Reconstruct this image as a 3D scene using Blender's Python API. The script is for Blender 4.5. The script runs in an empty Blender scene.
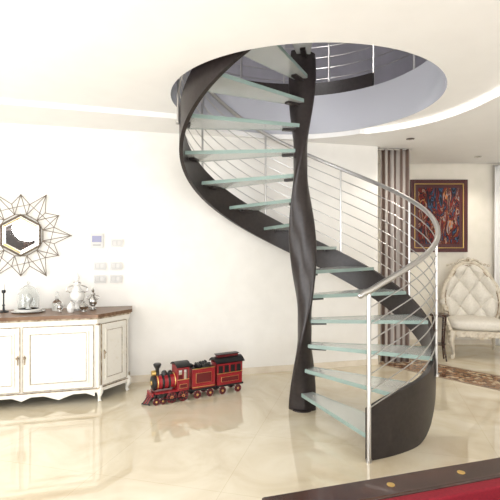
import bpy, math, random
from math import sin, cos, pi, radians, sqrt, atan2
from mathutils import Vector, Matrix
from mathutils.geometry import tessellate_polygon
random.seed(3)
D = bpy.data
S = bpy.context.scene
try:
    S.view_settings.view_transform = 'Standard'
except Exception:
    pass

# ------------------------------------------------------------ materials
def mat(name, col, rough=0.5, metal=0.0, trans=0.0, emit=None, es=0.0, ior=1.45, coat=0.0, alpha=1.0):
    m = D.materials.new(name); m.use_nodes = True
    b = m.node_tree.nodes['Principled BSDF']
    b.inputs['Base Color'].default_value = (*col, 1)
    b.inputs['Roughness'].default_value = rough
    b.inputs['Metallic'].default_value = metal
    b.inputs['Transmission Weight'].default_value = trans
    b.inputs['IOR'].default_value = ior
    b.inputs['Coat Weight'].default_value = coat
    b.inputs['Alpha'].default_value = alpha
    if emit:
        b.inputs['Emission Color'].default_value = (*emit, 1)
        b.inputs['Emission Strength'].default_value = es
    return m

def noise_mat(name, c1, c2, scale, rough=0.5, lo=0.35, hi=0.65, detail=4, bump=0.0, metal=0.0, coat=0.0, dist=0.0, stretch=(1,1,1)):
    m = mat(name, c1, rough, metal, coat=coat)
    nt = m.node_tree; N = nt.nodes; L = nt.links
    b = N['Principled BSDF']
    tc = N.new('ShaderNodeTexCoord'); mp = N.new('ShaderNodeMapping')
    mp.inputs['Scale'].default_value = stretch
    no = N.new('ShaderNodeTexNoise'); no.inputs['Scale'].default_value = scale
    no.inputs['Detail'].default_value = detail; no.inputs['Distortion'].default_value = dist
    cr = N.new('ShaderNodeValToRGB')
    cr.color_ramp.elements[0].position = lo; cr.color_ramp.elements[0].color = (*c1, 1)
    cr.color_ramp.elements[1].position = hi; cr.color_ramp.elements[1].color = (*c2, 1)
    L.new(tc.outputs['Object'], mp.inputs[0]); L.new(mp.outputs[0], no.inputs['Vector'])
    L.new(no.outputs['Fac'], cr.inputs[0]); L.new(cr.outputs[0], b.inputs['Base Color'])
    if bump:
        bp = N.new('ShaderNodeBump'); bp.inputs['Strength'].default_value = bump
        bp.inputs['Distance'].default_value = 0.01
        L.new(no.outputs['Fac'], bp.inputs['Height']); L.new(bp.outputs[0], b.inputs['Normal'])
    return m

M_wall = noise_mat('wall_plaster', (0.81,0.79,0.75), (0.84,0.82,0.78), 6, 0.6, bump=0.03)
M_wall2 = noise_mat('wall_cream', (0.80,0.76,0.66), (0.84,0.79,0.70), 6, 0.6, bump=0.03)
M_ceil = noise_mat('ceiling_paint', (0.855,0.845,0.83), (0.875,0.865,0.85), 4, 0.7)
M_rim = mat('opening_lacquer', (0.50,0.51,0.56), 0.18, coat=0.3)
M_base = noise_mat('baseboard_stone', (0.70,0.62,0.50), (0.78,0.71,0.60), 7, 0.25)
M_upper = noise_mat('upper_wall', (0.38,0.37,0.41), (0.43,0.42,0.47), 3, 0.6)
M_dark = noise_mat('dark_bronze_steel', (0.016,0.011,0.010), (0.025,0.018,0.017), 30, 0.36)
M_steel = mat('brushed_steel', (0.50,0.49,0.48), 0.30, 1.0)
M_glass = mat('frosted_tread_glass', (0.93,0.965,0.955), 0.12, trans=0.70, ior=1.22)
M_gedge = mat('glass_green_edge', (0.36,0.48,0.44), 0.15, trans=0.35)
M_clear = mat('clear_glass', (0.92,0.94,0.94), 0.02, trans=1.0, ior=1.4)
M_gold = mat('antique_bronze_wire', (0.14,0.11,0.08), 0.4, 0.5)
M_gilt = mat('gilt', (0.75,0.52,0.18), 0.3, 0.9)
M_mirror = mat('mirror_silver', (0.85,0.85,0.85), 0.02, 1.0)
M_black = mat('black_paint', (0.012,0.012,0.013), 0.35)
M_white = mat('white_plastic', (0.60,0.59,0.575), 0.35)
M_pgap = mat('grey_plastic', (0.40,0.40,0.40), 0.4)
M_screen = mat('thermostat_screen', (0.22,0.22,0.36), 0.2)
M_porc = mat('white_porcelain', (0.76,0.75,0.72), 0.15, coat=0.5)
M_silver = mat('silver', (0.52,0.51,0.49), 0.22, 1.0)
M_cons = noise_mat('console_cream_paint', (0.79,0.765,0.70), (0.73,0.69,0.60), 22, 0.45, lo=0.55, hi=0.75)
M_trimw = noise_mat('worn_gilt_edge', (0.18,0.12,0.07), (0.50,0.42,0.31), 30, 0.5)
M_wood = noise_mat('walnut_top', (0.13,0.068,0.038), (0.22,0.128,0.074), 5, 0.35, stretch=(1,8,1), coat=0.1)
M_red = noise_mat('tin_red', (0.30,0.012,0.018), (0.22,0.008,0.014), 12, 0.3, coat=0.3)
M_dred = mat('dark_red', (0.12,0.01,0.012), 0.35)
M_felt = noise_mat('red_cloth', (0.20,0.004,0.014), (0.155,0.003,0.011), 120, 0.9)
M_mahog = noise_mat('dark_mahogany', (0.022,0.009,0.006), (0.05,0.018,0.011), 5, 0.25, stretch=(1,9,9), coat=0.2)
M_chair = noise_mat('cream_upholstery', (0.61,0.575,0.505), (0.67,0.635,0.56), 40, 0.6)
M_cframe = noise_mat('chair_ivory_wood', (0.60,0.54,0.44), (0.36,0.29,0.20), 18, 0.4, lo=0.5, hi=0.75)
M_sheer = mat('sheer_fabric', (0.88,0.87,0.85), 0.8)
M_led = mat('led_strip', (1,0.97,0.9), 0.5, emit=(1.0,0.97,0.92), es=3.0)
M_lamp = mat('downlight_lens', (1,1,1), 0.5, emit=(1.0,0.92,0.78), es=12.0)
M_frame = mat('burgundy_frame', (0.07,0.012,0.014), 0.35, coat=0.2)
M_alu = mat('window_frame_white', (0.8,0.8,0.8), 0.4)

# floor material
def floor_mat():
    m = mat('polished_marble_tile', (0.7,0.62,0.46), 0.035, coat=0.0, ior=2.0)
    nt = m.node_tree; N = nt.nodes; L = nt.links; b = N['Principled BSDF']
    tc = N.new('ShaderNodeTexCoord')
    mp = N.new('ShaderNodeMapping'); mp.inputs['Rotation'].default_value = (0,0,radians(14.8))
    L.new(tc.outputs['Object'], mp.inputs[0])
    n1 = N.new('ShaderNodeTexNoise'); n1.inputs['Scale'].default_value = 1.6; n1.inputs['Detail'].default_value = 6; n1.inputs['Distortion'].default_value = 1.4
    L.new(mp.outputs[0], n1.inputs['Vector'])
    cr = N.new('ShaderNodeValToRGB')
    e = cr.color_ramp.elements
    e[0].position = 0.28; e[0].color = (0.56,0.47,0.33,1)
    e[1].position = 0.70; e[1].color = (0.72,0.66,0.53,1)
    x = e.new(0.5); x.color = (0.66,0.585,0.44,1)
    L.new(n1.outputs['Fac'], cr.inputs[0])
    br = N.new('ShaderNodeTexBrick'); br.offset = 0.0
    br.inputs['Scale'].default_value = 1.0
    br.inputs['Brick Width'].default_value = 0.9; br.inputs['Row Height'].default_value = 0.9
    br.inputs['Mortar Size'].default_value = 0.002; br.inputs['Mortar Smooth'].default_value = 0.3
    br.inputs['Color1'].default_value = (1,1,1,1); br.inputs['Color2'].default_value = (0.975,0.97,0.96,1)
    br.inputs['Mortar'].default_value = (0.84,0.81,0.75,1)
    L.new(mp.outputs[0], br.inputs['Vector'])
    mx = N.new('ShaderNodeMix'); mx.data_type = 'RGBA'; mx.blend_type = 'MULTIPLY'; mx.inputs[0].default_value = 1.0
    L.new(cr.outputs[0], mx.inputs[6]); L.new(br.outputs['Color'], mx.inputs[7])
    L.new(mx.outputs[2], b.inputs['Base Color'])
    return m
M_floor = floor_mat()

def mosaic_mat():
    m = mat('mosaic_stone', (0.4,0.3,0.2), 0.2)
    nt = m.node_tree; N = nt.nodes; L = nt.links; b = N['Principled BSDF']
    tc = N.new('ShaderNodeTexCoord')
    v = N.new('ShaderNodeTexVoronoi'); v.inputs['Scale'].default_value = 24; v.inputs['Randomness'].default_value = 0.25
    L.new(tc.outputs['Object'], v.inputs['Vector'])
    sp = N.new('ShaderNodeSeparateColor'); L.new(v.outputs['Color'], sp.inputs[0])
    cr = N.new('ShaderNodeValToRGB'); cr.color_ramp.interpolation = 'CONSTANT'
    e = cr.color_ramp.elements
    e[0].color = (0.13,0.06,0.03,1); e[1].position = 0.75; e[1].color = (0.50,0.38,0.25,1)
    x = e.new(0.35); x.color = (0.26,0.14,0.075,1)
    L.new(sp.outputs[0], cr.inputs[0]); L.new(cr.outputs[0], b.inputs['Base Color'])
    return m
M_mosaic = mosaic_mat()

def art_mat():
    m = mat('abstract_canvas', (0.1,0.1,0.1), 0.85)
    nt = m.node_tree; N = nt.nodes; L = nt.links; b = N['Principled BSDF']
    tc = N.new('ShaderNodeTexCoord')
    mp = N.new('ShaderNodeMapping'); mp.inputs['Scale'].default_value = (1.8,1,0.6); mp.inputs['Rotation'].default_value = (0,0.3,0)
    no = N.new('ShaderNodeTexNoise'); no.inputs['Scale'].default_value = 4.8; no.inputs['Detail'].default_value = 3; no.inputs['Distortion'].default_value = 1.6
    L.new(tc.outputs['Object'], mp.inputs[0]); L.new(mp.outputs[0], no.inputs['Vector'])
    cr = N.new('ShaderNodeValToRGB'); e = cr.color_ramp.elements
    e[0].position = 0.36; e[0].color = (0.01,0.01,0.015,1)
    e[1].position = 0.68; e[1].color = (0.02,0.015,0.02,1)
    for p, c in ((0.40,(0.05,0.11,0.21)),(0.43,(0.012,0.012,0.02)),(0.47,(0.012,0.010,0.016)),(0.51,(0.26,0.022,0.012)),(0.53,(0.02,0.012,0.014)),(0.56,(0.014,0.010,0.014)),(0.585,(0.50,0.16,0.03)),(0.605,(0.20,0.27,0.30)),(0.63,(0.14,0.02,0.01))):
        q = e.new(p); q.color = (*c, 1)
    L.new(no.outputs['Fac'], cr.inputs[0]); L.new(cr.outputs[0], b.inputs['Base Color'])
    return m
M_art = art_mat()

def stripe_mat():
    m = mat('striped_satin', (0.3,0.25,0.2), 0.35)
    nt = m.node_tree; N = nt.nodes; L = nt.links; b = N['Principled BSDF']
    tc = N.new('ShaderNodeTexCoord')
    w = N.new('ShaderNodeTexWave'); w.bands_direction = 'X'; w.inputs['Scale'].default_value = 4.0; w.inputs['Distortion'].default_value = 0.3
    L.new(tc.outputs['Object'], w.inputs['Vector'])
    cr = N.new('ShaderNodeValToRGB'); e = cr.color_ramp.elements
    e[0].position = 0.30; e[0].color = (0.12,0.078,0.062,1)
    e[1].position = 0.75; e[1].color = (0.44,0.40,0.37,1)
    L.new(w.outputs['Fac'], cr.inputs[0]); L.new(cr.outputs[0], b.inputs['Base Color'])
    return m
M_stripe = stripe_mat()

# ------------------------------------------------------------ mesh builder
class MB:
    def __init__(s): s.v=[]; s.f=[]; s.m=[]; s.mats=[]
    def mi(s, m):
        if m not in s.mats: s.mats.append(m)
        return s.mats.index(m)
    def add(s, vs, fs, m):
        o = len(s.v); k = s.mi(m)
        s.v += [tuple(p) for p in vs]
        for f in fs:
            s.f.append([i+o for i in f]); s.m.append(k)
    def box(s, c, d, m, rz=0.0, rx=0.0, ry=0.0, top=1.0):
        R = Matrix.Rotation(rz,3,'Z') @ Matrix.Rotation(ry,3,'Y') @ Matrix.Rotation(rx,3,'X')
        vs = []
        for z in (-.5,.5):
            k = top if z > 0 else 1.0
            for x,y in ((-.5,-.5),(.5,-.5),(.5,.5),(-.5,.5)):
                vs.append(Vector(c)+R@Vector((x*d[0]*k,y*d[1]*k,z*d[2])))
        s.add(vs, [(3,2,1,0),(4,5,6,7),(0,1,5,4),(1,2,6,5),(2,3,7,6),(3,0,4,7)], m)
    def tube(s, pts, rad, m, seg=8, closed=False, flat=1.0):
        P = [Vector(p) for p in pts]; n = len(P)
        if not hasattr(rad,'__len__'): rad = [rad]*n
        T = []
        for i in range(n):
            if closed: t = P[(i+1)%n]-P[i-1]
            else: t = P[min(i+1,n-1)]-P[max(i-1,0)]
            T.append(t.normalized())
        up = Vector((0,0,1)) if abs(T[0].z) < .9 else Vector((1,0,0))
        nrm = (up-T[0]*up.dot(T[0])).normalized()
        vs = []
        for i in range(n):
            nrm = (nrm-T[i]*nrm.dot(T[i])).normalized()
            b = T[i].cross(nrm)
            for k in range(seg):
                a = 2*pi*k/seg
                vs.append(P[i]+(nrm*cos(a)+b*sin(a)*flat)*rad[i])
        fs = []
        for i in range(n if closed else n-1):
            j = (i+1)%n
            for k in range(seg):
                l = (k+1)%seg
                fs.append((i*seg+k, i*seg+l, j*seg+l, j*seg+k))
        if not closed:
            fs.append(tuple(reversed(range(seg)))); fs.append(tuple((n-1)*seg+k for k in range(seg)))
        s.add(vs, fs, m)
    def lathe(s, prof, m, c=(0,0,0), seg=24, axis='z', sc=(1,1,1)):
        vs=[]; n=len(prof)
        for r,z in prof:
            for k in range(seg):
                a=2*pi*k/seg
                p=(r*cos(a)*sc[0], r*sin(a)*sc[1], z*sc[2])
                if axis=='x': p=(p[2],p[0],p[1])
                elif axis=='y': p=(p[0],p[2],-p[1])
                vs.append((p[0]+c[0],p[1]+c[1],p[2]+c[2]))
        fs=[]
        for i in range(n-1):
            for k in range(seg):
                l=(k+1)%seg
                fs.append((i*seg+k,i*seg+l,(i+1)*seg+l,(i+1)*seg+k))
        if prof[0][0]>1e-5: fs.append(tuple(reversed(range(seg))))
        if prof[-1][0]>1e-5: fs.append(tuple((n-1)*seg+k for k in range(seg)))
        s.add(vs,fs,m)
    def sph(s, c, r, m, seg=16, sc=(1,1,1)):
        n=seg//2
        prof=[(r*max(sin(pi*i/n),1e-4), -r*cos(pi*i/n)) for i in range(n+1)]
        s.lathe(prof,m,c,seg,'z',sc)
    def prism(s, pts, z0, z1, m, sm=None):
        n=len(pts)
        tri=tessellate_polygon([[Vector((p[0],p[1],0)) for p in pts]])
        vs=[(p[0],p[1],z0) for p in pts]+[(p[0],p[1],z1) for p in pts]
        s.add(vs,[tuple(t) for t in tri]+[tuple(i+n for i in reversed(t)) for t in tri],m)
        s.add(vs,[(i,(i+1)%n,(i+1)%n+n,i+n) for i in range(n)],sm or m)
    def grid(s, fn, nu, nv, m):
        vs=[fn(i/nu,j/nv) for j in range(nv+1) for i in range(nu+1)]
        fs=[(j*(nu+1)+i,j*(nu+1)+i+1,(j+1)*(nu+1)+i+1,(j+1)*(nu+1)+i) for j in range(nv) for i in range(nu)]
        s.add(vs,fs,m)
    def build(s, name, parent=None, loc=(0,0,0), rz=0.0, bevel=0.0, smooth=True, solid=0.0, recalc=True, weld=False):
        me=D.meshes.new(name); me.from_pydata(s.v,[],s.f)
        for m in s.mats: me.materials.append(m)
        for p,k in zip(me.polygons,s.m): p.material_index=k; p.use_smooth=smooth
        me.update()
        if recalc:
            import bmesh
            bm=bmesh.new(); bm.from_mesh(me)
            if weld: bmesh.ops.remove_doubles(bm,verts=bm.verts,dist=1e-5)
            bmesh.ops.recalc_face_normals(bm,faces=bm.faces); bm.to_mesh(me); bm.free()
        if smooth:
            try: me.set_sharp_from_angle(angle=radians(35))
            except Exception: pass
        ob=D.objects.new(name,me); S.collection.objects.link(ob)
        ob.location=loc; ob.rotation_euler=(0,0,rz)
        if parent: ob.parent=parent
        if solid:
            k=ob.modifiers.new('sol','SOLIDIFY'); k.thickness=solid; k.offset=0
        if bevel:
            k=ob.modifiers.new('bev','BEVEL'); k.width=bevel; k.segments=2; k.limit_method='ANGLE'; k.angle_limit=radians(40)
        return ob
def empty(name, loc=(0,0,0), rz=0.0):
    e=D.objects.new(name,None); S.collection.objects.link(e); e.location=loc; e.rotation_euler=(0,0,rz)
    e.empty_display_size=0.1
    return e

# ------------------------------------------------------------ constants
CX,CY=0.51,4.30
HC=1.52
H=2.90; UP=3.36
AL=math.atan(0.265)
def wall_y(x): return 5.17+0.265*(x+1.3)
def circ(r,deg,z=None):
    a=radians(deg); p=(CX+r*cos(a),CY+r*sin(a))
    return p if z is None else (p[0],p[1],z)

# ------------------------------------------------------------ room shell
b=MB(); b.box((0.3,2.1,-0.06),(9.2,10.8,0.12),M_floor); b.build('floor',smooth=False)

# ceiling slab with round opening
X0,X1,Y0,Y1=-4.2,4.8,-3.2,7.4
RH=1.24
angs=[2*pi*i/120 for i in range(120)]
for cx,cy in ((X0,Y0),(X1,Y0),(X1,Y1),(X0,Y1)): angs.append(atan2(cy-CY,cx-CX)%(2*pi))
angs=sorted(angs)
vin=[];vout=[]
for a in angs:
    dx,dy=cos(a),sin(a); t=1e9
    if dx>1e-9: t=min(t,(X1-CX)/dx)
    if dx<-1e-9: t=min(t,(X0-CX)/dx)
    if dy>1e-9: t=min(t,(Y1-CY)/dy)
    if dy<-1e-9: t=min(t,(Y0-CY)/dy)
    vin.append((CX+RH*dx,CY+RH*dy)); vout.append((CX+t*dx,CY+t*dy))
n=len(angs)
b=MB()
vs=[(*p,H) for p in vin]+[(*p,H) for p in vout]+[(*p,UP) for p in vin]+[(*p,UP) for p in vout]
fs=[];
for i in range(n):
    j=(i+1)%n
    fs.append((i,j,n+j,n+i)); fs.append((2*n+i,3*n+i,3*n+j,2*n+j)); fs.append((n+i,n+j,3*n+j,3*n+i))
b.add(vs,fs,M_ceil)
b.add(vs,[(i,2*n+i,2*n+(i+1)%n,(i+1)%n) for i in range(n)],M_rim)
b.build('ceiling')

# dropped cove soffit (steps around the wall and curves on the right)
inner=[(-4.1,3.62),(-2.2,4.22),(-0.69,4.70)]
inner+=[circ(1.245,d) for d in range(160,50,-4)]
curve=[(1.36,5.30),(1.60,5.16),(1.80,4.98),(1.95,4.78),(2.06,4.55),(2.13,4.3),(2.17,4.0),(2.20,3.6),(2.22,3.0),(2.25,0),(2.3,-3.05)]
inner+=curve
outer=[(4.65,-3.05),(4.65,7.15),(1.72,7.15),(1.72,6.0),(-4.1,4.42)]
b=MB(); b.prism(inner+outer,2.845,2.899,M_ceil); b.build('trim_soffit',smooth=False)
b=MB()
b.tube([(x-0.012,y-0.004,2.872) for x,y in curve],0.010,M_led,6)
b.build('trim_cove_light')

def wall_seg(name,p,q,z0,z1,th,m,side=1):
    dx,dy=q[0]-p[0],q[1]-p[1]; L=sqrt(dx*dx+dy*dy); nx,ny=-dy/L*side,dx/L*side
    bb=MB(); bb.prism([p,q,(q[0]+nx*th,q[1]+ny*th),(p[0]+nx*th,p[1]+ny*th)],z0,z1,m)
    return bb.build(name,smooth=False)
xl=-4.1; xe=1.67
wall_seg('wall_back',(xl,wall_y(xl)),(xe,wall_y(xe)),0,H,0.12,M_wall)
wall_seg('wall_return',(xe,wall_y(xe)+0.13),(xe,7.2),0,H,0.10,M_wall2)
wall_seg('wall_far',(1.57,7.2),(4.7,7.2),0,H,0.12,M_wall2)
wall_seg('wall_right',(4.7,-3.1),(4.7,7.2),0,H,0.10,M_wall,-1)
def wall_with_opening(name,axis,at,a0,a1,o0,o1,zo0,zo1,th,m):
    bb=MB()
    def bx(u0,u1,z0,z1):
        c=((u0+u1)/2,at,(z0+z1)/2); d=(u1-u0,th,z1-z0)
        if axis=='y': c=(at,(u0+u1)/2,(z0+z1)/2); d=(th,u1-u0,z1-z0)
        bb.box(c,d,m)
    bx(a0,o0,0,H); bx(o1,a1,0,H); bx(o0,o1,0,zo0) if zo0>0.01 else None; bx(o0,o1,zo1,H)
    return bb.build(name,smooth=False)
wall_with_opening('wall_left','y',-4.15,-3.1,4.6,-2.0,3.0,0.08,2.5,0.1,M_wall)
wall_with_opening('wall_rear','x',-3.15,-4.2,4.8,-1.0,3.9,0.08,2.6,0.1,M_wall)
def window(name,axis,at,o0,o1,z0,z1,nm):
    bb=MB()
    def bx(u0,u1,za,zb,t=0.06):
        c=((u0+u1)/2,at,(za+zb)/2); d=(u1-u0,t,zb-za)
        if axis=='y': c=(at,(u0+u1)/2,(za+zb)/2); d=(t,u1-u0,zb-za)
        bb.box(c,d,M_alu)
    bx(o0,o1,z0,z0+.06); bx(o0,o1,z1-.06,z1)
    for i in range(nm+1):
        u=o0+.03+(o1-o0-.06)*i/nm; bx(u-.03,u+.03,z0,z1)
    return bb.build(name,smooth=False)
window('window_1','y',-4.15,-2.0,3.0,0.08,2.5,4)
window('window_2','x',-3.15,-1.0,3.9,0.08,2.6,5)

def bboard(name,p,q):
    dx,dy=q[0]-p[0],q[1]-p[1]; L=sqrt(dx*dx+dy*dy); nx,ny=dy/L,-dx/L
    bb=MB(); t=0.012
    bb.prism([(p[0]+nx*t,p[1]+ny*t),(q[0]+nx*t,q[1]+ny*t),q,p],0.0,0.075,M_base)
    bb.build(name,smooth=False,bevel=0.003)
bboard('baseboard_back',(xl,wall_y(xl)-.001),(xe,wall_y(xe)-.001))
bboard('baseboard_far',(1.68,7.199),(4.69,7.199))

# unseen dark cabinet, added on the rear wall to darken the mirror reflection
TC=empty('added_mirror_cabinet',(-2.2,-2.80,0))
b=MB(); b.box((0,0,1.10),(1.9,0.5,2.04),M_mahog); b.box((0,0.01,2.15),(1.98,0.56,0.06),M_mahog); b.box((0,0.01,0.04),(1.94,0.52,0.08),M_mahog)
for k in range(3):
    b.box((-0.62+0.62*k,0.26,1.10),(0.58,0.02,1.9),M_mahog); b.box((-0.62+0.62*k,0.272,1.10),(0.42,0.012,1.7),M_dark); b.sph((-0.62+0.62*k+0.24,0.285,1.1),0.018,M_gilt,10)
b.build('carcass',TC,bevel=0.005,smooth=False)

# mosaic border laid in the floor
b=MB()
d=Vector((0.66,-0.75,0)).normalized(); nn=Vector((0.75,0.66,0)).normalized()
c0=Vector((2.58,5.40,0))
a_=c0-d*1.05; e_=c0+d*2.6
for off,w,mm in ((0,0.50,M_mosaic),(0.28,0.035,M_wood),(-0.28,0.035,M_wood)):
    p1=a_+nn*(off-w/2); p2=e_+nn*(off-w/2); p3=e_+nn*(off+w/2); p4=a_+nn*(off+w/2)
    b.prism([(p[0],p[1]) for p in (p1,p2,p3,p4)],0.0,0.002,mm)
b.build('floor_mosaic_border',smooth=False)

# upper storey
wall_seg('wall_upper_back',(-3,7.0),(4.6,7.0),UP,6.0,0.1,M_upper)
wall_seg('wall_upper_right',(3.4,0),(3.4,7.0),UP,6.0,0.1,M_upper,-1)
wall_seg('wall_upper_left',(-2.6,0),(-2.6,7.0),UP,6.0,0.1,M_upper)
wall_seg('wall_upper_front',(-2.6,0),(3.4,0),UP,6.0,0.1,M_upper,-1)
b=MB(); b.box((0.4,3.5,6.05),(6.4,7.4,0.1),M_ceil); b.build('ceiling_upper',smooth=False)

# ------------------------------------------------------------ spiral staircase
ST=empty('spiral_staircase',(CX,CY,0))
A0=-65.0; DA=23.2
def zt(d): return 0.172+0.2275*(d-A0)/DA
def pc(r,d,z): a=radians(d); return (r*cos(a),r*sin(a),z)
def sstep(x): x=max(0,min(1,x)); return x*x*(3-2*x)
def rsh(d): return -0.065*(1-sstep((d+74)/75))   # slight inward lead at the first steps
DS=-72.5
def rl_up(d): return 0.085*(1-sstep((d-DS)/55))
def tread(i,ro=1.13):
    a=A0+DA*i; z=zt(a)
    if i==0: ro=1.065
    if i==1: ro=1.09
    bb=MB(); hw0,hw1=0.06,0.205; r0=0.05
    pts=[(r0,-hw0),]
    hl=hw1 if i>0 else 0.12
    a1=math.asin(hl/ro); a2=math.asin(hw1/ro)
    pts+=[(ro*cos(t),ro*sin(t)) for t in [(-a1+(a1+a2)*k/8) for k in range(9)]]
    pts+=[(r0,hw0)]
    bb.prism(pts,z-0.034,z,M_glass,M_gedge)
    bb.build('tread_%d'%(i+1),ST,rz=radians(a),smooth=False,weld=True)
    k=MB(); k.box((0.13,0,z-0.046),(0.16,0.05,0.022),M_dark); k.box((ro-0.03,0,z-0.046),(0.07,0.14,0.022),M_dark)
    k.tube([(0.17,0,z-0.050),(0.17,0,z+0.006)],0.012,M_steel,10)
    k.build('tread_bracket_%d'%(i+1),ST,rz=radians(a),bevel=0.002)
for i in range(15): tread(i,1.13 if i<14 else 1.2)
b=MB(); vs=[]; fs=[]
degs=[DS+2*k for k in range(200)]
degs=[d for d in degs if d<=260]
for d in degs:
    top=zt(d)+0.06+0.21*(1-sstep((d-DS)/45))
    lowt=zt(d)-0.25
    bot=lowt*sstep((d+50)/36)
    bot=max(bot,0.0)
    r_=rsh(d)
    for r,z in ((1.13,bot),(1.165,bot),(1.165,top),(1.13,top)): vs.append(pc(r+r_,d,z))
m=len(degs)
for i in range(m-1):
    for k in range(4):
        l=(k+1)%4; fs.append((i*4+k,i*4+l,(i+1)*4+l,(i+1)*4+k))
fs.append((3,2,1,0)); fs.append(tuple((m-1)*4+k for k in range(4)))
b.add(vs,fs,M_dark); b.build('stringer',ST)
# column: twisted lens section
b=MB(); nz=90; ns=28; vs=[]; fs=[]
for j in range(nz+1):
    z=UP*j/nz*1.0
    tw=pi*(z-1.62)/1.55
    for k in range(ns):
        a=2*pi*k/ns
        x=0.128*cos(a); y=0.066*sin(a)*(1-0.30*abs(cos(a)))
        vs.append((x*cos(tw)-y*sin(tw)-0.02*sin(tw*1.0)-0.015,x*sin(tw)+y*cos(tw),z))
for j in range(nz):
    for k in range(ns):
        l=(k+1)%ns; fs.append((j*ns+k,j*ns+l,(j+1)*ns+l,(j+1)*ns+k))
fs.append(tuple(reversed(range(ns)))); fs.append(tuple(nz*ns+k for k in range(ns)))
b.add(vs,fs,M_dark); b.build('twisted_column',ST)
b=MB(); b.lathe([(0.10,0.0),(0.10,0.012),(0.09,0.016),(0.0,0.016)],M_dark,c=(-0.02,0,0),seg=32); b.build('column_base',ST)
# handrail
RR=1.18
pts=[pc(RR+rsh(-80),DS-3.5,zt(DS)+1.085),pc(RR+rsh(-80),DS-2,zt(DS)+1.105)]+[pc(RR+rsh(d),d,zt(d)+1.03+rl_up(d)) for d in [DS+3*k for k in range(112)]]
b=MB(); b.tube(pts,0.022,M_steel,12); b.sph(pts[0],0.022,M_steel); b.build('handrail',ST)
b=MB()
for i in range(7):
    off=0.17+0.122*i
    b.tube([pc(RR-0.005+rsh(d),d,zt(d)+off+(0.11*(1-sstep((d-DS)/45))*(1-i/7.0)+rl_up(d)*i/7.0)) for d in [DS+3*k for k in range(112)]],0.0050,M_steel,6)
b.build('guard_rods',ST)
b=MB()
for d in (DS,-26,18,62,106,150,194,238):
    zb=zt(d)-0.1 if d>-70 else 0.0
    r_=RR-0.002+rsh(d)
    b.tube([pc(r_,d,zb),pc(r_,d,zt(d)+1.02+rl_up(d))],0.0115 if d>-70 else 0.016,M_steel,10)
    b.lathe([(0.022,zb),(0.022,zb+0.02),(0.0,zb+0.021)],M_steel,c=(pc(r_,d,0)),seg=12)
b.build('guard_posts',ST)

# upper guard rail around opening
UG=empty('gallery_railing',(CX,CY,UP))
b=MB(); R2=1.31
for d in range(-50,241,24): b.tube([pc(R2,d,0),pc(R2,d,0.95)],0.014,M_steel,8)
for i in range(6): b.tube([pc(R2,d,0.22+0.13*i) for d in range(-50,239,4)],0.0055,M_steel,6)
b.tube([pc(R2,d,0.95) for d in range(-50,239,4)],0.021,M_steel,10)
b.build('rails_and_posts',UG)
b=MB(); vs=[];fs=[]
dg=list(range(45,150,4))
for d in dg:
    for r,z in ((1.255,0.0),(1.275,0.0),(1.275,0.16),(1.255,0.16)): vs.append(pc(r,d,z))
for i in range(len(dg)-1):
    for k in range(4):
        l=(k+1)%4; fs.append((i*4+k,i*4+l,(i+1)*4+l,(i+1)*4+k))
fs.append((3,2,1,0)); fs.append(tuple((len(dg)-1)*4+k for k in range(4)))
b.add(vs,fs,M_dark); b.build('kick_plate',UG)

# ------------------------------------------------------------ console sideboard
CO=empty('sideboard',(-2.167,4.324,0),AL)
def plan(o=0.0,back=0.56):
    return [(-0.98-o,back),(-0.98-o,0.31-o*0.4),(-0.68-o*0.4,-o),(0.68+o*0.4,-o),(0.98+o,0.31-o*0.4),(0.98+o,back)]
b=MB(); b.prism(plan(0.0),0.10,0.82,M_cons); b.build('body',CO,bevel=0.006,smooth=False)
b=MB(); b.prism(plan(0.012),0.775,0.82,M_cons); b.build('frieze',CO,bevel=0.006,smooth=False)
b=MB(); b.prism(plan(0.04,0.565),0.838,0.87,M_wood); b.prism(plan(0.025,0.565),0.82,0.838,M_trimw); b.build('top',CO,bevel=0.008,smooth=False)
b=MB(); b.prism(plan(0.014),0.10,0.135,M_cons); b.prism(plan(0.017),0.132,0.139,M_trimw); b.build('plinth',CO,bevel=0.004,smooth=False)
def face_parts(bb,p,q,z0,z1,inset=0.02,knob=None):
    dx,dy=q[0]-p[0],q[1]-p[1]; L=sqrt(dx*dx+dy*dy); a=atan2(dy,dx); ux,uy=dx/L,dy/L; nx,ny=uy,-ux
    def bx(u,z,w,h,t,m,off=0):
        bb.box((p[0]+ux*u+nx*(off+t/2),p[1]+uy*u+ny*(off+t/2),z),(w,t,h),m,rz=a)
    cu=L/2; w=L-2*inset; cz=(z0+z1)/2; h=z1-z0
    bx(cu,cz,w,h,0.012,M_cons)
    for sx in (-1,1): bx(cu+sx*(w/2-.002),cz,0.006,h,0.015,M_trimw)
    for sz in (-1,1): bx(cu,cz+sz*(h/2-.002),w,0.006,0.015,M_trimw)
    iw,ih=w-0.11,h-0.12
    for sx in (-1,1):
        bx(cu+sx*iw/2,cz,0.016,ih,0.010,M_cons,0.012); bx(cu+sx*(iw/2-.012),cz,0.005,ih-.02,0.006,M_trimw,0.012)
    for sz in (-1,1):
        bx(cu,cz+sz*ih/2,iw+.016,0.016,0.010,M_cons,0.012); bx(cu,cz+sz*(ih/2-.012),iw-.02,0.005,0.006,M_trimw,0.012)
    if knob is not None:
        k=(p[0]+ux*knob+nx*.028,p[1]+uy*knob+ny*.028,cz+.02)
        bb.sph(k,0.014,M_trimw,12); bb.box((k[0]-nx*.01,k[1]-ny*.01,cz),(0.012,0.008,0.09),M_trimw,rz=a)
b=MB()
face_parts(b,(-0.66,0),(0.0,0),0.15,0.765,0.012,0.63)
face_parts(b,(0.0,0),(0.66,0),0.15,0.765,0.012,0.03)
face_parts(b,(0.70,0.02),(0.965,0.295),0.15,0.765,0.02,0.05)
face_parts(b,(-0.965,0.295),(-0.70,0.02),0.15,0.765,0.02,None)
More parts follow.
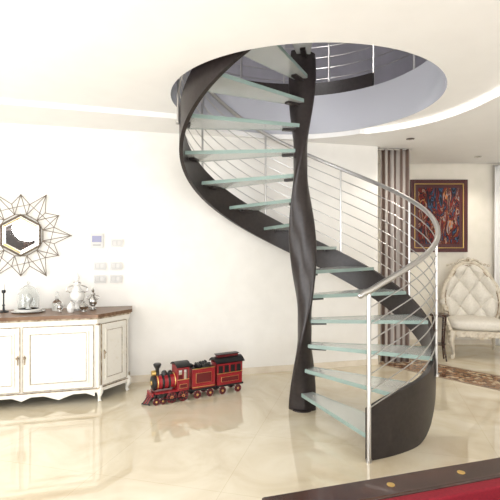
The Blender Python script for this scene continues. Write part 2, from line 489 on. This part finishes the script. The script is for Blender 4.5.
b.build('doors',CO,bevel=0.002,smooth=False)
b=MB()
for x,y,a in ((-0.70,0.03,-2.0),(0.70,0.03,-1.15),(0.96,0.32,-0.4),(-0.96,0.32,-2.7),(0.95,0.53,0.2),(-0.95,0.53,3.0)):
    ux,uy=cos(a),sin(a)
    pts=[(x+ux*o,y+uy*o,z) for o,z in ((0.0,0.15),(0.018,0.115),(0.02,0.085),(0.005,0.045),(0.003,0.02),(0.015,0.0))]
    b.tube(pts,[0.030,0.036,0.030,0.017,0.015,0.020],M_cons,10)
for x,y in ((-0.69,0.005),(0.69,0.005)):
    b.tube([(x,y,0.14),(x,y,0.77)],0.017,M_cons,10); b.tube([(x,y,0.13),(x,y,0.145)],0.024,M_trimw,10); b.tube([(x,y,0.76),(x,y,0.775)],0.024,M_trimw,10)
b.build('legs',CO)
b=MB()
def apron(x0,x1):
    L=x1-x0; pts=[]
    for k in range(25):
        t=k/24; z=0.098-0.045*max(0,1-abs(t-.5)*5)**1.0-0.035*max(0,1-min(t,1-t)*8)
        pts.append((x0+L*t,z))
    vs=[]; 
    for y in (-0.008,0.010):
        vs+=[(x,y,0.105) for x,z in pts]+[(x,y,z) for x,z in pts]
    n2=25; fs=[]
    for i in range(24):
        fs+= [(i,i+1,n2+i+1,n2+i),(2*n2+i,3*n2+i,3*n2+i+1,2*n2+i+1),(n2+i,n2+i+1,3*n2+i+1,3*n2+i)]
    b.add(vs,fs,M_cons)
apron(-0.66,0.0); apron(0.0,0.66)
b.build('apron',CO,smooth=False)

# things on the sideboard
def on_top(name,lx,ly,up=0.0):
    x=-2.167+lx*cos(AL)-ly*sin(AL); y=4.324+lx*sin(AL)+ly*cos(AL)
    return empty(name,(x,y,0.871+up),AL)
e=on_top('glass_cloche',-0.0,0.31)
b=MB(); b.lathe([(0.0,0.0),(0.15,0.0),(0.16,0.012),(0.15,0.016),(0.0,0.018)],M_silver,seg=40); b.build('plate',e)
b=MB(); b.lathe([(0.0,0.018),(0.125,0.018),(0.13,0.03),(0.12,0.034),(0.0,0.036)],M_porc,seg=32); b.build('base',e)
b=MB(); pr=[(0.100,0.036),(0.103,0.12),(0.100,0.18),(0.078,0.235),(0.038,0.265),(0.010,0.272),(0.010,0.28),(0.020,0.293),(0.012,0.31),(0.0005,0.315)]
b.lathe(pr+[(0.0005,0.268),(0.036,0.258),(0.073,0.229),(0.095,0.177),(0.098,0.12),(0.095,0.036)],M_clear,seg=32); b.build('dome',e)
b=MB(); b.lathe([(0.0,0.036),(0.03,0.036),(0.012,0.05),(0.012,0.08),(0.035,0.11),(0.045,0.14),(0.02,0.18),(0.0,0.19)],M_porc,seg=20); b.build('ornament',e)
def vase(name,lx,ly,k,mm,top=True,up=0.0):
    e=on_top(name,lx,ly,up); b=MB()
    pr=[(0,0),(0.045,0),(0.05,0.01),(0.025,0.03),(0.02,0.05),(0.05,0.08),(0.062,0.12),(0.055,0.16),(0.03,0.19),(0.022,0.21),(0.034,0.225),(0.028,0.24)]
    if top: pr+=[(0.012,0.25),(0.018,0.265),(0.022,0.285),(0.012,0.30),(0.006,0.31),(0.0005,0.335)]
    else: pr+=[(0.0,0.235)]
    b.lathe([(r*k,z*k) for r,z in pr],mm,seg=24)
    for zz,rr in ((0.24,0.030),(0.16,0.056),(0.083,0.053),(0.012,0.051)): b.tube([(rr*k*cos(2*pi*q/24),rr*k*sin(2*pi*q/24),zz*k) for q in range(24)],0.004*k,M_silver,6,closed=True)
    b.build('vessel',e)
    b=MB()
    for sx in (-1,1):
        b.tube([(sx*k*x,0,z*k) for x,z in ((0.055,0.15),(0.085,0.165),(0.085,0.19),(0.065,0.205),(0.034,0.215))],0.006*k,M_silver,8)
    b.build('handles',e)
vase('porcelain_urn',0.46,0.36,1.20,M_porc)
vase('silver_urn',0.62,0.32,0.72,M_silver)
vase('trophy_cup',0.31,0.20,0.42,M_silver,False)
e=on_top('crystal_decanter',0.26,0.38)
b=MB(); b.lathe([(0,0),(0.05,0),(0.055,0.02),(0.05,0.08),(0.02,0.11),(0.015,0.14),(0.024,0.15),(0.01,0.152),(0.02,0.17),(0.01,0.19),(0.0005,0.192)],M_clear,seg=20); b.build('bottle',e)
e=on_top('ginger_jar',0.42,0.17)
b=MB(); b.lathe([(0,0),(0.025,0),(0.04,0.03),(0.042,0.05),(0.025,0.075),(0.028,0.08),(0.015,0.095),(0.006,0.10),(0.008,0.11),(0.0005,0.115)],M_porc,seg=20); b.build('jar',e)
e=on_top('silver_sugar_bowl',0.54,0.20)
b=MB(); b.lathe([(0,0),(0.03,0),(0.015,0.012),(0.04,0.035),(0.045,0.055),(0.035,0.07),(0.012,0.085),(0.007,0.09),(0.009,0.10),(0.0005,0.106)],M_silver,seg=20); b.build('bowl',e)
e=on_top('candlestick',-0.24,0.36)
b=MB(); b.lathe([(0,0),(0.05,0),(0.045,0.012),(0.012,0.02),(0.008,0.06),(0.016,0.07),(0.007,0.08),(0.007,0.19),(0.02,0.2),(0.018,0.225),(0.0,0.226)],M_black,seg=20); b.lathe([(0,0.226),(0.01,0.226),(0.01,0.28),(0,0.282)],M_porc,seg=12); b.build('stick',e)

# ------------------------------------------------------------ sunburst mirror
mx=-2.44
MI=empty('sunburst_mirror',(mx+0.02*sin(AL),wall_y(mx)-0.02*cos(AL),1.655),AL)
def mp(r,deg,y=0.0): a=radians(deg); return (r*cos(a),y,r*sin(a))
b=MB()
nsp=12
for k in range(nsp):
    a=k*30
    R=0.50 if k%2==0 else 0.43
    tip=mp(R,a,-0.01)
    for s_ in (-1,1):
        b.tube([tip,mp(0.34,a+s_*15,-0.012)],0.0036,M_gold,6)
        b.tube([tip,mp(0.225,a+s_*15,-0.015)],0.0036,M_gold,6)
    b.tube([mp(0.34,a+15,-0.012),mp(0.22,a+15,-0.015)],0.0036,M_gold,6)
    b.sph(tip,0.007,M_gold,8)
b.tube([mp(0.34,k*30+15,-0.012) if k%2==0 else mp(0.30,k*30+15,-0.013) for k in range(12)],0.003,M_gold,6,closed=True)
b.tube([mp(0.225,k*30+15,-0.015) for k in range(12)],0.0045,M_gold,6,closed=True)
b.build('wire_rays',MI)
b=MB()
b.tube([mp(0.215,k*60+30,-0.02) for k in range(6)],0.012,M_gold,8,closed=True)
b.tube([mp(0.190,k*60+30,-0.03) for k in range(6)],0.004,M_gilt,8,closed=True)
b.build('hexagon_frame',MI)
b=MB(); vs=[mp(0.205,k*60+30,-0.018) for k in range(6)]+[mp(0.205,k*60+30,0.0) for k in range(6)]
vc=[mp(0.165,k*60+30,-0.024) for k in range(6)]
b.add(vs,[(6,7,8,9,10,11)]+[(k,(k+1)%6,(k+1)%6+6,k+6) for k in range(6)],M_black)
b.add(vs[:6]+vc,[(k,(k+1)%6,(k+1)%6+6,k+6) for k in range(6)]+[(6,7,8,9,10,11)],M_mirror)
b.build('mirror_glass',MI,smooth=False)

# wall controls
def wall_dev(name,x,z,w,h,screen=False):
    e=empty(name,(x,wall_y(x)-0.001,z),AL); b=MB()
    b.box((0,-0.009,0),(w,0.016,h),M_white)
    if screen: b.box((0,-0.0185,h*0.12),(w*0.74,0.003,h*0.42),M_screen); b.box((0,-0.0185,-h*0.28),(w*0.6,0.003,h*0.12),M_pgap)
    else:
        b.box((0,-0.0175,0),(w*.74,0.002,h*.62),M_pgap)
        b.box((-w*.18,-0.0195,0),(w*.32,0.005,h*.55),M_white,rx=0.06); b.box((w*.18,-0.0195,0),(w*.32,0.005,h*.55),M_white,rx=-0.06)
    b.build('plate',e,bevel=0.002,smooth=False)
wall_dev('thermostat',-1.70,1.60,0.135,0.165,True)
wall_dev('light_switch',-1.493,1.576,0.125,0.085)
for x,z in ((-1.669,1.32),(-1.504,1.32),(-1.669,1.175),(-1.504,1.175)): wall_dev('light_switch' ,x,z,0.125,0.085)

# ------------------------------------------------------------ toy train
TR=empty('toy_train',(-0.995,4.44,0),radians(29))
def wheel(bb,x,r,side,spokes=8):
    y=side*0.082
    bb.tube([(x,y-0.008,r),(x,y+0.008,r)],r*0.30,M_gilt,12)
    bb.tube([(x+r*.88*cos(2*pi*k/24),y,r+r*.88*sin(2*pi*k/24)) for k in range(24)],r*0.13,M_dred,8,closed=True)
    bb.tube([(x,y-0.003,r),(x,y+0.003,r)],r*0.8,M_black,20)
    for k in range(spokes):
        a=2*pi*k/spokes
        bb.tube([(x,y+side*.006,r),(x+r*.85*cos(a),y+side*.006,r+r*.85*sin(a))],r*0.06,M_red,6)
b=MB()
b.box((0.21,0,0.085),(0.38,0.12,0.035),M_black)
b.box((0.22,0,0.110),(0.34,0.165,0.014),M_red)
b.lathe([(0.0,0.045),(0.066,0.045),(0.074,0.052),(0.074,0.075),(0.070,0.08),(0.070,0.28),(0.0,0.28)],M_red,c=(0,0,0.20),seg=28,axis='x')
for x in (0.085,0.26): b.lathe([(0.0725,x-.005),(0.0745,x),(0.0725,x+.005)],M_gilt,c=(0,0,0.20),seg=28,axis='x')
for x in (0.14,0.20): b.lathe([(0.0725,x-.012),(0.0745,x),(0.0725,x+.012)],M_black,c=(0,0,0.20),seg=28,axis='x')
b.lathe([(0.0,0.036),(0.05,0.038),(0.074,0.046),(0.077,0.06),(0.0745,0.072)],M_black,c=(0,0,0.20),seg=28,axis='x')
b.lathe([(0.0,0.026),(0.02,0.028),(0.024,0.036),(0.0,0.037)],M_gilt,c=(0,0,0.20),seg=20,axis='x')
b.lathe([(0.026,0.26),(0.02,0.275),(0.018,0.33),(0.036,0.36),(0.040,0.375),(0.034,0.385),(0.0,0.383)],M_black,c=(0.095,0,0),seg=20)
b.lathe([(0.021,0.345),(0.0235,0.350),(0.0235,0.352)],M_gilt,c=(0.095,0,0),seg=20)
b.lathe([(0.030,0.26),(0.028,0.29),(0.018,0.305),(0.0,0.31)],M_black,c=(0.165,0,0),seg=20)
b.lathe([(0.026,0.26),(0.025,0.285),(0.012,0.30),(0.0,0.302)],M_black,c=(0.225,0,0),seg=20)
b.lathe([(0.0,-0.02),(0.026,-0.018),(0.028,0.02),(0.0,0.022)],M_gilt,c=(0.055,0,0.292),seg=16,axis='x')
b.box((0.05,0,0.27),(0.02,0.03,0.03),M_black)
for s_ in (-1,1):
    y=s_*0.083
    b.box((0.335,y,0.165),(0.12,0.006,0.10),M_red)
    b.box((0.335,y,0.325),(0.12,0.006,0.03),M_red)
    for x in (0.281,0.335,0.389): b.box((x,y,0.26),(0.012,0.006,0.12),M_red)
    b.box((0.335,y+s_*.003,0.215),(0.124,0.004,0.006),M_gilt)
    b.box((0.335,y+s_*.003,0.15),(0.08,0.004,0.04),M_gilt); b.box((0.335,y+s_*.005,0.15),(0.075,0.003,0.035),M_dred)
b.box((0.277,0,0.20),(0.008,0.165,0.20),M_red); b.box((0.277,0,0.32),(0.008,0.165,0.05),M_red)
vs=[];k2=12
for x in (0.262,0.412):
    for k in range(k2+1):
        t=-1+2*k/k2; vs.append((x,t*0.098,0.345+0.035*(1-t*t)))
    for k in range(k2+1):
        t=-1+2*k/k2; vs.append((x,t*0.098,0.336+0.03*(1-t*t)))
q=k2+1; fs=[]
for k in range(k2):
    fs+=[(k,k+1,2*q+k+1,2*q+k),(q+k,3*q+k,3*q+k+1,q+k+1),(k,q+k,q+k+1,k+1),(2*q+k,2*q+k+1,3*q+k+1,3*q+k)]
b.add(vs,fs,M_black)
b.box((0.025,0,0.10),(0.02,0.16,0.03),M_red)
for k in range(-4,5):
    b.tube([(0.02,k*0.018,0.09),(-0.055+abs(k)*0.011,k*0.013,0.012)],0.0055,M_red if k%2 else M_black,6)
b.tube([(0.0,-0.07,0.012),(-0.06,0,0.012),(0.0,0.07,0.012)],0.006,M_black,6)
for s_ in (-1,1):
    for x,r in ((0.06,0.034),(0.125,0.034),(0.215,0.055),(0.335,0.055)): wheel(b,x,r,s_)
    b.tube([(0.125,s_*0.098,0.05),(0.215,s_*0.098,0.04),(0.335,s_*0.098,0.04)],0.006,M_black,6)
    b.box((0.10,s_*0.075,0.085),(0.06,0.03,0.035),M_black)
for x in (0.06,0.125,0.215,0.335): b.tube([(x,-.08,0.045),(x,.08,0.045)],0.006,M_black,6)
b.build('locomotive',TR,bevel=0.0015)
b=MB(); b.box((0.555,0,0.085),(0.26,0.15,0.02),M_black)
for s_ in (-1,1):
    b.box((0.555,s_*0.078,0.20),(0.25,0.008,0.20),M_red)
    for z in (0.115,0.30): b.box((0.555,s_*0.084,z),(0.25,0.006,0.006),M_gilt)
    b.box((0.555,s_*0.083,0.205),(0.17,0.004,0.10),M_gilt); b.box((0.555,s_*0.0855,0.205),(0.165,0.004,0.095),M_dred)
    for x in (0.485,0.625): wheel(b,x,0.040,s_)
for x in (0.434,0.676): b.box((x,0,0.20),(0.008,0.156,0.20),M_red)
b.box((0.555,0,0.285),(0.24,0.15,0.02),M_black)
for k in range(40): b.sph((0.455+random.random()*0.2,-0.06+random.random()*0.12,0.298+random.random()*0.03),0.016+random.random()*0.010,M_black,6)
for x in (0.485,0.625): b.tube([(x,-.08,0.04),(x,.08,0.04)],0.006,M_black,6)
b.box((0.415,0,0.09),(0.05,0.02,0.012),M_black)
b.build('tender',TR,bevel=0.0015)
b=MB(); b.box((0.855,0,0.085),(0.32,0.15,0.02),M_black)
b.box((0.855,0,0.155),(0.29,0.15,0.12),M_red); b.box((0.855,0,0.25),(0.27,0.13,0.10),M_black)
for s_ in (-1,1):
    for x in (0.716,0.785,0.855,0.925,0.994): b.box((x,s_*0.072,0.26),(0.016,0.01,0.12),M_red)
    b.box((0.855,s_*0.076,0.215),(0.295,0.006,0.006),M_gilt); b.box((0.855,s_*0.076,0.31),(0.295,0.006,0.03),M_red)
    b.box((0.855,s_*0.077,0.15),(0.2,0.004,0.05),M_gilt); b.box((0.855,s_*0.079,0.15),(0.195,0.004,0.045),M_dred)
    for x in (0.765,0.945): wheel(b,x,0.040,s_)
for x in (0.712,0.998): b.box((x,0,0.26),(0.008,0.148,0.12),M_red)
vs=[]
for x in (0.69,1.02):
    for k in range(k2+1):
        t=-1+2*k/k2; vs.append((x,t*0.095,0.33+0.045*(1-t*t)))
    for k in range(k2+1):
        t=-1+2*k/k2; vs.append((x,t*0.095,0.32+0.03*(1-t*t)))
fs=[]
for k in range(k2):
    fs+=[(k,k+1,2*q+k+1,2*q+k),(q+k,3*q+k,3*q+k+1,q+k+1),(k,q+k,q+k+1,k+1),(2*q+k,2*q+k+1,3*q+k+1,3*q+k)]
b.add(vs,fs,M_black)
b.box((0.855,0,0.385),(0.24,0.06,0.025),M_dred); b.box((0.855,0,0.40),(0.26,0.075,0.008),M_black)
for x in (0.765,0.945): b.tube([(x,-.08,0.04),(x,.08,0.04)],0.006,M_black,6)
b.box((0.685,0,0.09),(0.05,0.02,0.012),M_black)
b.build('carriage',TR,bevel=0.0015)

# ------------------------------------------------------------ tufted armchair
CH=empty('tufted_armchair',(3.20,6.48,0),radians(-14))
def bw(v): return 0.27+0.10*sin(pi*min(1,v*0.95+0.08))**0.8+0.03*v
def backpt(u,v,dy=0.0):
    topz=1.20+0.09*(cos(u*pi/2))**1.2-0.12*abs(u)**4
    z=0.46+(topz-0.46)*v
    w=bw(v)*(1-0.10*max(0,v-0.8)/0.2*0.8)
    x=u*w
    y=0.30+0.16*v-0.07*(1-u*u)*-1*0.4-0.10*u*u
    return x,y-dy,z
def backfn(a,c):
    u=-1+2*a; v=c
    x,y,z=backpt(u,v)
    U=u*2.6; V=v*4.2
    p_=(U+V); q_=(U-V)
    t=(abs(sin(pi*p_*0.5))*abs(sin(pi*q_*0.5)))**0.5
    edge=min(1,(1-abs(u))*6)*min(1,(1-v)*8)*min(1,v*8+0.3)
    return (x,y-0.03-0.075*t*edge-0.01,z)
b=MB(); b.grid(backfn,56,64,M_chair)
b.grid(lambda a,c:(lambda p:(p[0],p[1]+0.035,p[2]))(backpt(-1+2*a,c)),16,20,M_chair)
b.build('back_cushion',CH,recalc=False)
b=MB()
for i in range(-5,6):
    for V in (1,2,3,4):
        if (i+V)%2==0:
            u=i/2.6; v=V/4.2
            if abs(u)<0.9 and v<0.96:
                x,y,z=backpt(u,v); b.sph((x,y-0.045,z),0.015,M_cframe,8)
b.build('buttons',CH)
pts=[backpt(-1,v/14,0.02) for v in range(0,15)]+[backpt(-1+2*k/24,1,0.02) for k in range(1,24)]+[backpt(1,v/14,0.02) for v in range(14,-1,-1)]
b=MB(); b.tube(pts,0.034,M_cframe,10)
b.tube([(p[0]*0.93,p[1]-0.035,0.5+(p[2]-0.5)*0.955) for p in pts],0.008,M_trimw,6)
cx_,cy_,cz_=backpt(0,1,0.03)
for s_ in (-1,1):
    b.tube([(s_*0.02,cy_,cz_+0.02),(s_*0.07,cy_,cz_+0.055),(s_*0.13,cy_,cz_+0.035),(s_*0.16,cy_,cz_+0.0),(s_*0.12,cy_-.01,cz_-.01),(s_*0.10,cy_-.01,cz_+.015)],[0.02,0.02,0.016,0.014,0.011,0.008],M_cframe,8)
    for k in range(3): b.sph((s_*(0.18+0.05*k),cy_-.0,cz_-0.005-0.015*k),0.018,M_cframe,10,sc=(1.4,0.7,1))
b.sph((0,cy_-.01,cz_+0.05),0.035,M_cframe,14,sc=(1,0.6,1.2)); b.sph((0,cy_-.03,cz_+0.045),0.016,M_trimw,10)
b.build('back_frame',CH)
def seatfn(a,c):
    th=2*pi*a; ph=pi*(c-0.5)
    def sg(x,e): return math.copysign(abs(x)**e,x)
    cx=sg(cos(ph),0.45)
    return (0.37*cx*sg(cos(th),0.5), 0.02+0.33*cx*sg(sin(th),0.5), 0.45+0.085*sg(sin(ph),0.7))
b=MB(); b.grid(seatfn,40,20,M_chair); b.build('seat_cushion',CH)
b=MB()
b.prism([(-0.37,-0.29),(-0.25,-0.335),(0,-0.345),(0.25,-0.335),(0.37,-0.29),(0.34,0.34),(-0.34,0.34)],0.31,0.385,M_cframe)
b.build('seat_rail',CH,bevel=0.012,smooth=False)
b=MB()
for k in range(-5,6):
    b.sph((k*0.055,-0.345+0.0012*k*k,0.315-0.012*cos(k*1.0)),0.022,M_cframe,10,sc=(1.2,0.5,1))
b.sph((0,-0.35,0.32),0.04,M_cframe,12,sc=(1.3,0.5,1.0))
b.build('apron_carving',CH)
b=MB()
for s_ in (-1,1):
    b.tube([(s_*0.34,-0.28,0.36),(s_*0.37,-0.315,0.31),(s_*0.375,-0.325,0.24),(s_*0.345,-0.30,0.14),(s_*0.335,-0.29,0.06),(s_*0.355,-0.32,0.022),(s_*0.36,-0.335,0.022)],[0.045,0.048,0.04,0.024,0.018,0.026,0.02],M_cframe,12)
    b.tube([(s_*0.31,0.30,0.36),(s_*0.315,0.32,0.22),(s_*0.33,0.36,0.10),(s_*0.34,0.41,0.018)],[0.035,0.028,0.022,0.02],M_cframe,10)
b.build('legs',CH)
b=MB()
for s_ in (-1,1):
    b.tube([(s_*0.35,0.30,0.76),(s_*0.40,0.16,0.73),(s_*0.435,0.0,0.69),(s_*0.43,-0.14,0.695),(s_*0.42,-0.21,0.68),(s_*0.415,-0.225,0.65),(s_*0.415,-0.205,0.635)],[0.02,0.022,0.026,0.030,0.032,0.024,0.014],M_cframe,10)
    b.tube([(s_*0.425,-0.15,0.67),(s_*0.43,-0.10,0.60),(s_*0.405,-0.10,0.52),(s_*0.375,-0.16,0.44),(s_*0.36,-0.23,0.37)],[0.022,0.024,0.024,0.026,0.03],M_cframe,10)
    b.tube([(s_*0.39,0.18,0.75),(s_*0.425,0.08,0.735),(s_*0.435,-0.02,0.725),(s_*0.43,-0.10,0.722)],[0.025,0.036,0.038,0.022],M_chair,12)
    b.grid(lambda a,c:(s_*(0.365+0.045*c+0.012*sin(pi*c)),0.30-0.38*a,0.44+(0.71-0.44)*c),10,8,M_chair)
b.build('arms',CH)

# side table
TB=empty('side_table',(2.55,6.15,0))
b=MB(); b.lathe([(0,0.60),(0.11,0.60),(0.13,0.612),(0.13,0.625),(0.12,0.635),(0,0.635)],M_mahog,seg=32)
b.lathe([(0,0.22),(0.08,0.22),(0.085,0.235),(0,0.236)],M_mahog,seg=24)
for k in range(4):
    a=k*pi/2+0.6
    b.tube([(0.10*cos(a),0.10*sin(a),0.60),(0.08*cos(a),0.08*sin(a),0.40),(0.07*cos(a),0.07*sin(a),0.23),(0.11*cos(a),0.11*sin(a),0.01)],[0.014,0.012,0.012,0.010],M_mahog,8)
b.build('table',TB)

# painting
PA=empty('framed_painting',(2.97,7.2,2.025))
b=MB(); w,h=0.90,1.14
for s_ in (-1,1):
    b.box((s_*(w/2-.03),-0.022,0),(0.06,0.04,h),M_frame); b.box((0,-0.022,s_*(h/2-.03)),(w-.12,0.04,0.06),M_frame)
    b.box((s_*(w/2-.068),-0.026,0),(0.010,0.036,h-.13),M_gilt); b.box((0,-0.026,s_*(h/2-.068)),(w-.13,0.036,0.010),M_gilt)
b.build('frame',PA,bevel=0.003,smooth=False)
b=MB(); b.box((0,-0.012,0),(w-.12,0.02,h-.12),M_frame); b.box((0,-0.024,0),(w-.26,0.006,h-.26),M_art); b.build('canvas',PA,smooth=False)

# curtains
def curtain(name,x0,x1,y,z0,z1,m,folds,amp):
    e=empty(name,((x0+x1)/2,y,0)); b=MB(); hw=(x1-x0)/2
    b.grid(lambda a,c:(-hw+2*hw*a,amp*sin(2*pi*folds*a)*(0.8+0.3*(1-c))+0.006*sin(9*a+4*c),z0+(z1-z0)*c),folds*14,12,m)
    b.build('drape',e,solid=0.006,recalc=False)
    b=MB(); b.tube([(-hw-.03,0,z1+0.0),(hw+.03,0,z1+0.0)],0.012,M_steel,8); b.build('rod',e)
curtain('striped_curtain',1.735,2.12,6.06,0.01,2.83,M_stripe,4,0.022)
curtain('sheer_curtain',3.80,4.62,7.08,0.01,2.80,M_sheer,9,0.03)

# downlights
for i,(x,y,z) in enumerate(((1.94,5.52,2.845),(3.3,5.0,2.845),(3.3,6.6,2.845))):
    e=empty('recessed_downlight',(x,y,z)); b=MB()
    b.lathe([(0.030,-0.001),(0.048,-0.001),(0.050,-0.008),(0.034,-0.010),(0.030,-0.004)],M_silver,seg=24)
    b.lathe([(0.0,-0.002),(0.030,-0.002),(0.030,-0.003),(0,-0.004)],M_lamp,seg=20); b.build('fitting',e)

# ------------------------------------------------------------ red cloth billiard table
PT=empty('billiard_table',(0.03,1.285,0),radians(17.0))
W,Dp=2.2,1.2
b=MB()
b.box((W/2,-Dp/2,0.69),(W-0.06,Dp-0.06,0.14),M_mahog)
rl=0.105
b.box((W/2,-rl/2,0.80),(W,rl,0.04),M_mahog); b.box((W/2,-Dp+rl/2,0.80),(W,rl,0.04),M_mahog)
b.box((rl/2,-Dp/2,0.80),(rl,Dp-2*rl,0.04),M_mahog); b.box((W-rl/2,-Dp/2,0.80),(rl,Dp-2*rl,0.04),M_mahog)
b.build('rails',PT,bevel=0.008,smooth=False)
b=MB()
b.box((W/2,-Dp/2,0.765),(W-2*rl,Dp-2*rl,0.02),M_felt)
cu=0.045
b.box((W/2,-rl-cu/2,0.796),(W-2*rl,cu,0.042),M_felt); b.box((W/2,-Dp+rl+cu/2,0.796),(W-2*rl,cu,0.042),M_felt)
b.box((rl+cu/2,-Dp/2,0.796),(cu,Dp-2*rl-2*cu,0.042),M_felt); b.box((W-rl-cu/2,-Dp/2,0.796),(cu,Dp-2*rl-2*cu,0.042),M_felt)
b.build('cloth_and_cushions',PT,bevel=0.006,smooth=False)
b=MB()
for k in range(1,8): 
    for y in (-rl/2,-Dp+rl/2): b.lathe([(0,0.8195),(0.012,0.8195),(0.012,0.8212),(0,0.822)],M_gilt,c=(0.135+W*0.115*k,y,0),seg=16)
b.build('sights',PT)
b=MB()
for x in (0.16,W-0.16):
    for y in (-0.16,-Dp+0.16):
        b.lathe([(0,0),(0.05,0),(0.055,0.03),(0.035,0.06),(0.05,0.12),(0.065,0.3),(0.07,0.45),(0.05,0.5),(0.075,0.54),(0.075,0.63),(0,0.63)],M_mahog,c=(x,y,0),seg=20)
b.build('legs',PT)

# ------------------------------------------------------------ lighting
def area(name,loc,rot,sx,sy,e,col=(1,1,1)):
    l=D.lights.new(name,'AREA'); l.shape='RECTANGLE'; l.size=sx; l.size_y=sy; l.energy=e; l.color=col
    o=D.objects.new(name,l); S.collection.objects.link(o); o.location=loc; o.rotation_euler=rot; return o
area('rear_daylight_fill',(1.45,-3.3,1.4),(radians(90),0,0),4.8,2.4,290,(0.98,0.985,1))  # area light added outside the unseen rear opening to brighten the room
area('left_daylight_fill',(-4.3,0.5,1.35),(radians(90),0,radians(-90)),4.8,2.3,215,(0.97,0.985,1))  # added area fill behind the left opening, out of view
def pt(name,loc,e,r,col=(1,0.97,0.93)):
    l=D.lights.new(name,'POINT'); l.energy=e; l.shadow_soft_size=r; l.color=col
    o=D.objects.new(name,l); S.collection.objects.link(o); o.location=loc; return o
pt('ceiling_fill',(-2.1,0.7,1.9),75,0.25)  # added point light with no fixture, lifts the ceiling brightness
pt('upper_fill',(-0.6,2.2,5.2),120,0.2,(1,0.98,0.96))  # added fill without a fixture, brightens the space above the opening
for i,(x,y,e) in enumerate(((1.94,5.52,12),(3.3,5.0,26),(3.3,6.6,18))):
    l=D.lights.new('downlight_%d'%i,'SPOT'); l.energy=e*2; l.spot_size=radians(130); l.spot_blend=0.8; l.shadow_soft_size=0.03; l.color=(1,0.93,0.83)
    o=D.objects.new('downlight_%d'%i,l); S.collection.objects.link(o); o.location=(x,y,2.82)
w=D.worlds.new('World'); S.world=w; w.use_nodes=True
w.node_tree.nodes['Background'].inputs[0].default_value=(0.9,0.95,1,1)
w.node_tree.nodes['Background'].inputs[1].default_value=1.0

# ------------------------------------------------------------ camera
c=D.cameras.new('Camera'); co=D.objects.new('Camera',c); S.collection.objects.link(co)
c.sensor_width=36; c.lens=36*456/500; c.clip_start=0.05
co.location=(0,0,HC); co.rotation_euler=(radians(90),0,0)
c.shift_y=-0.004
S.camera=co
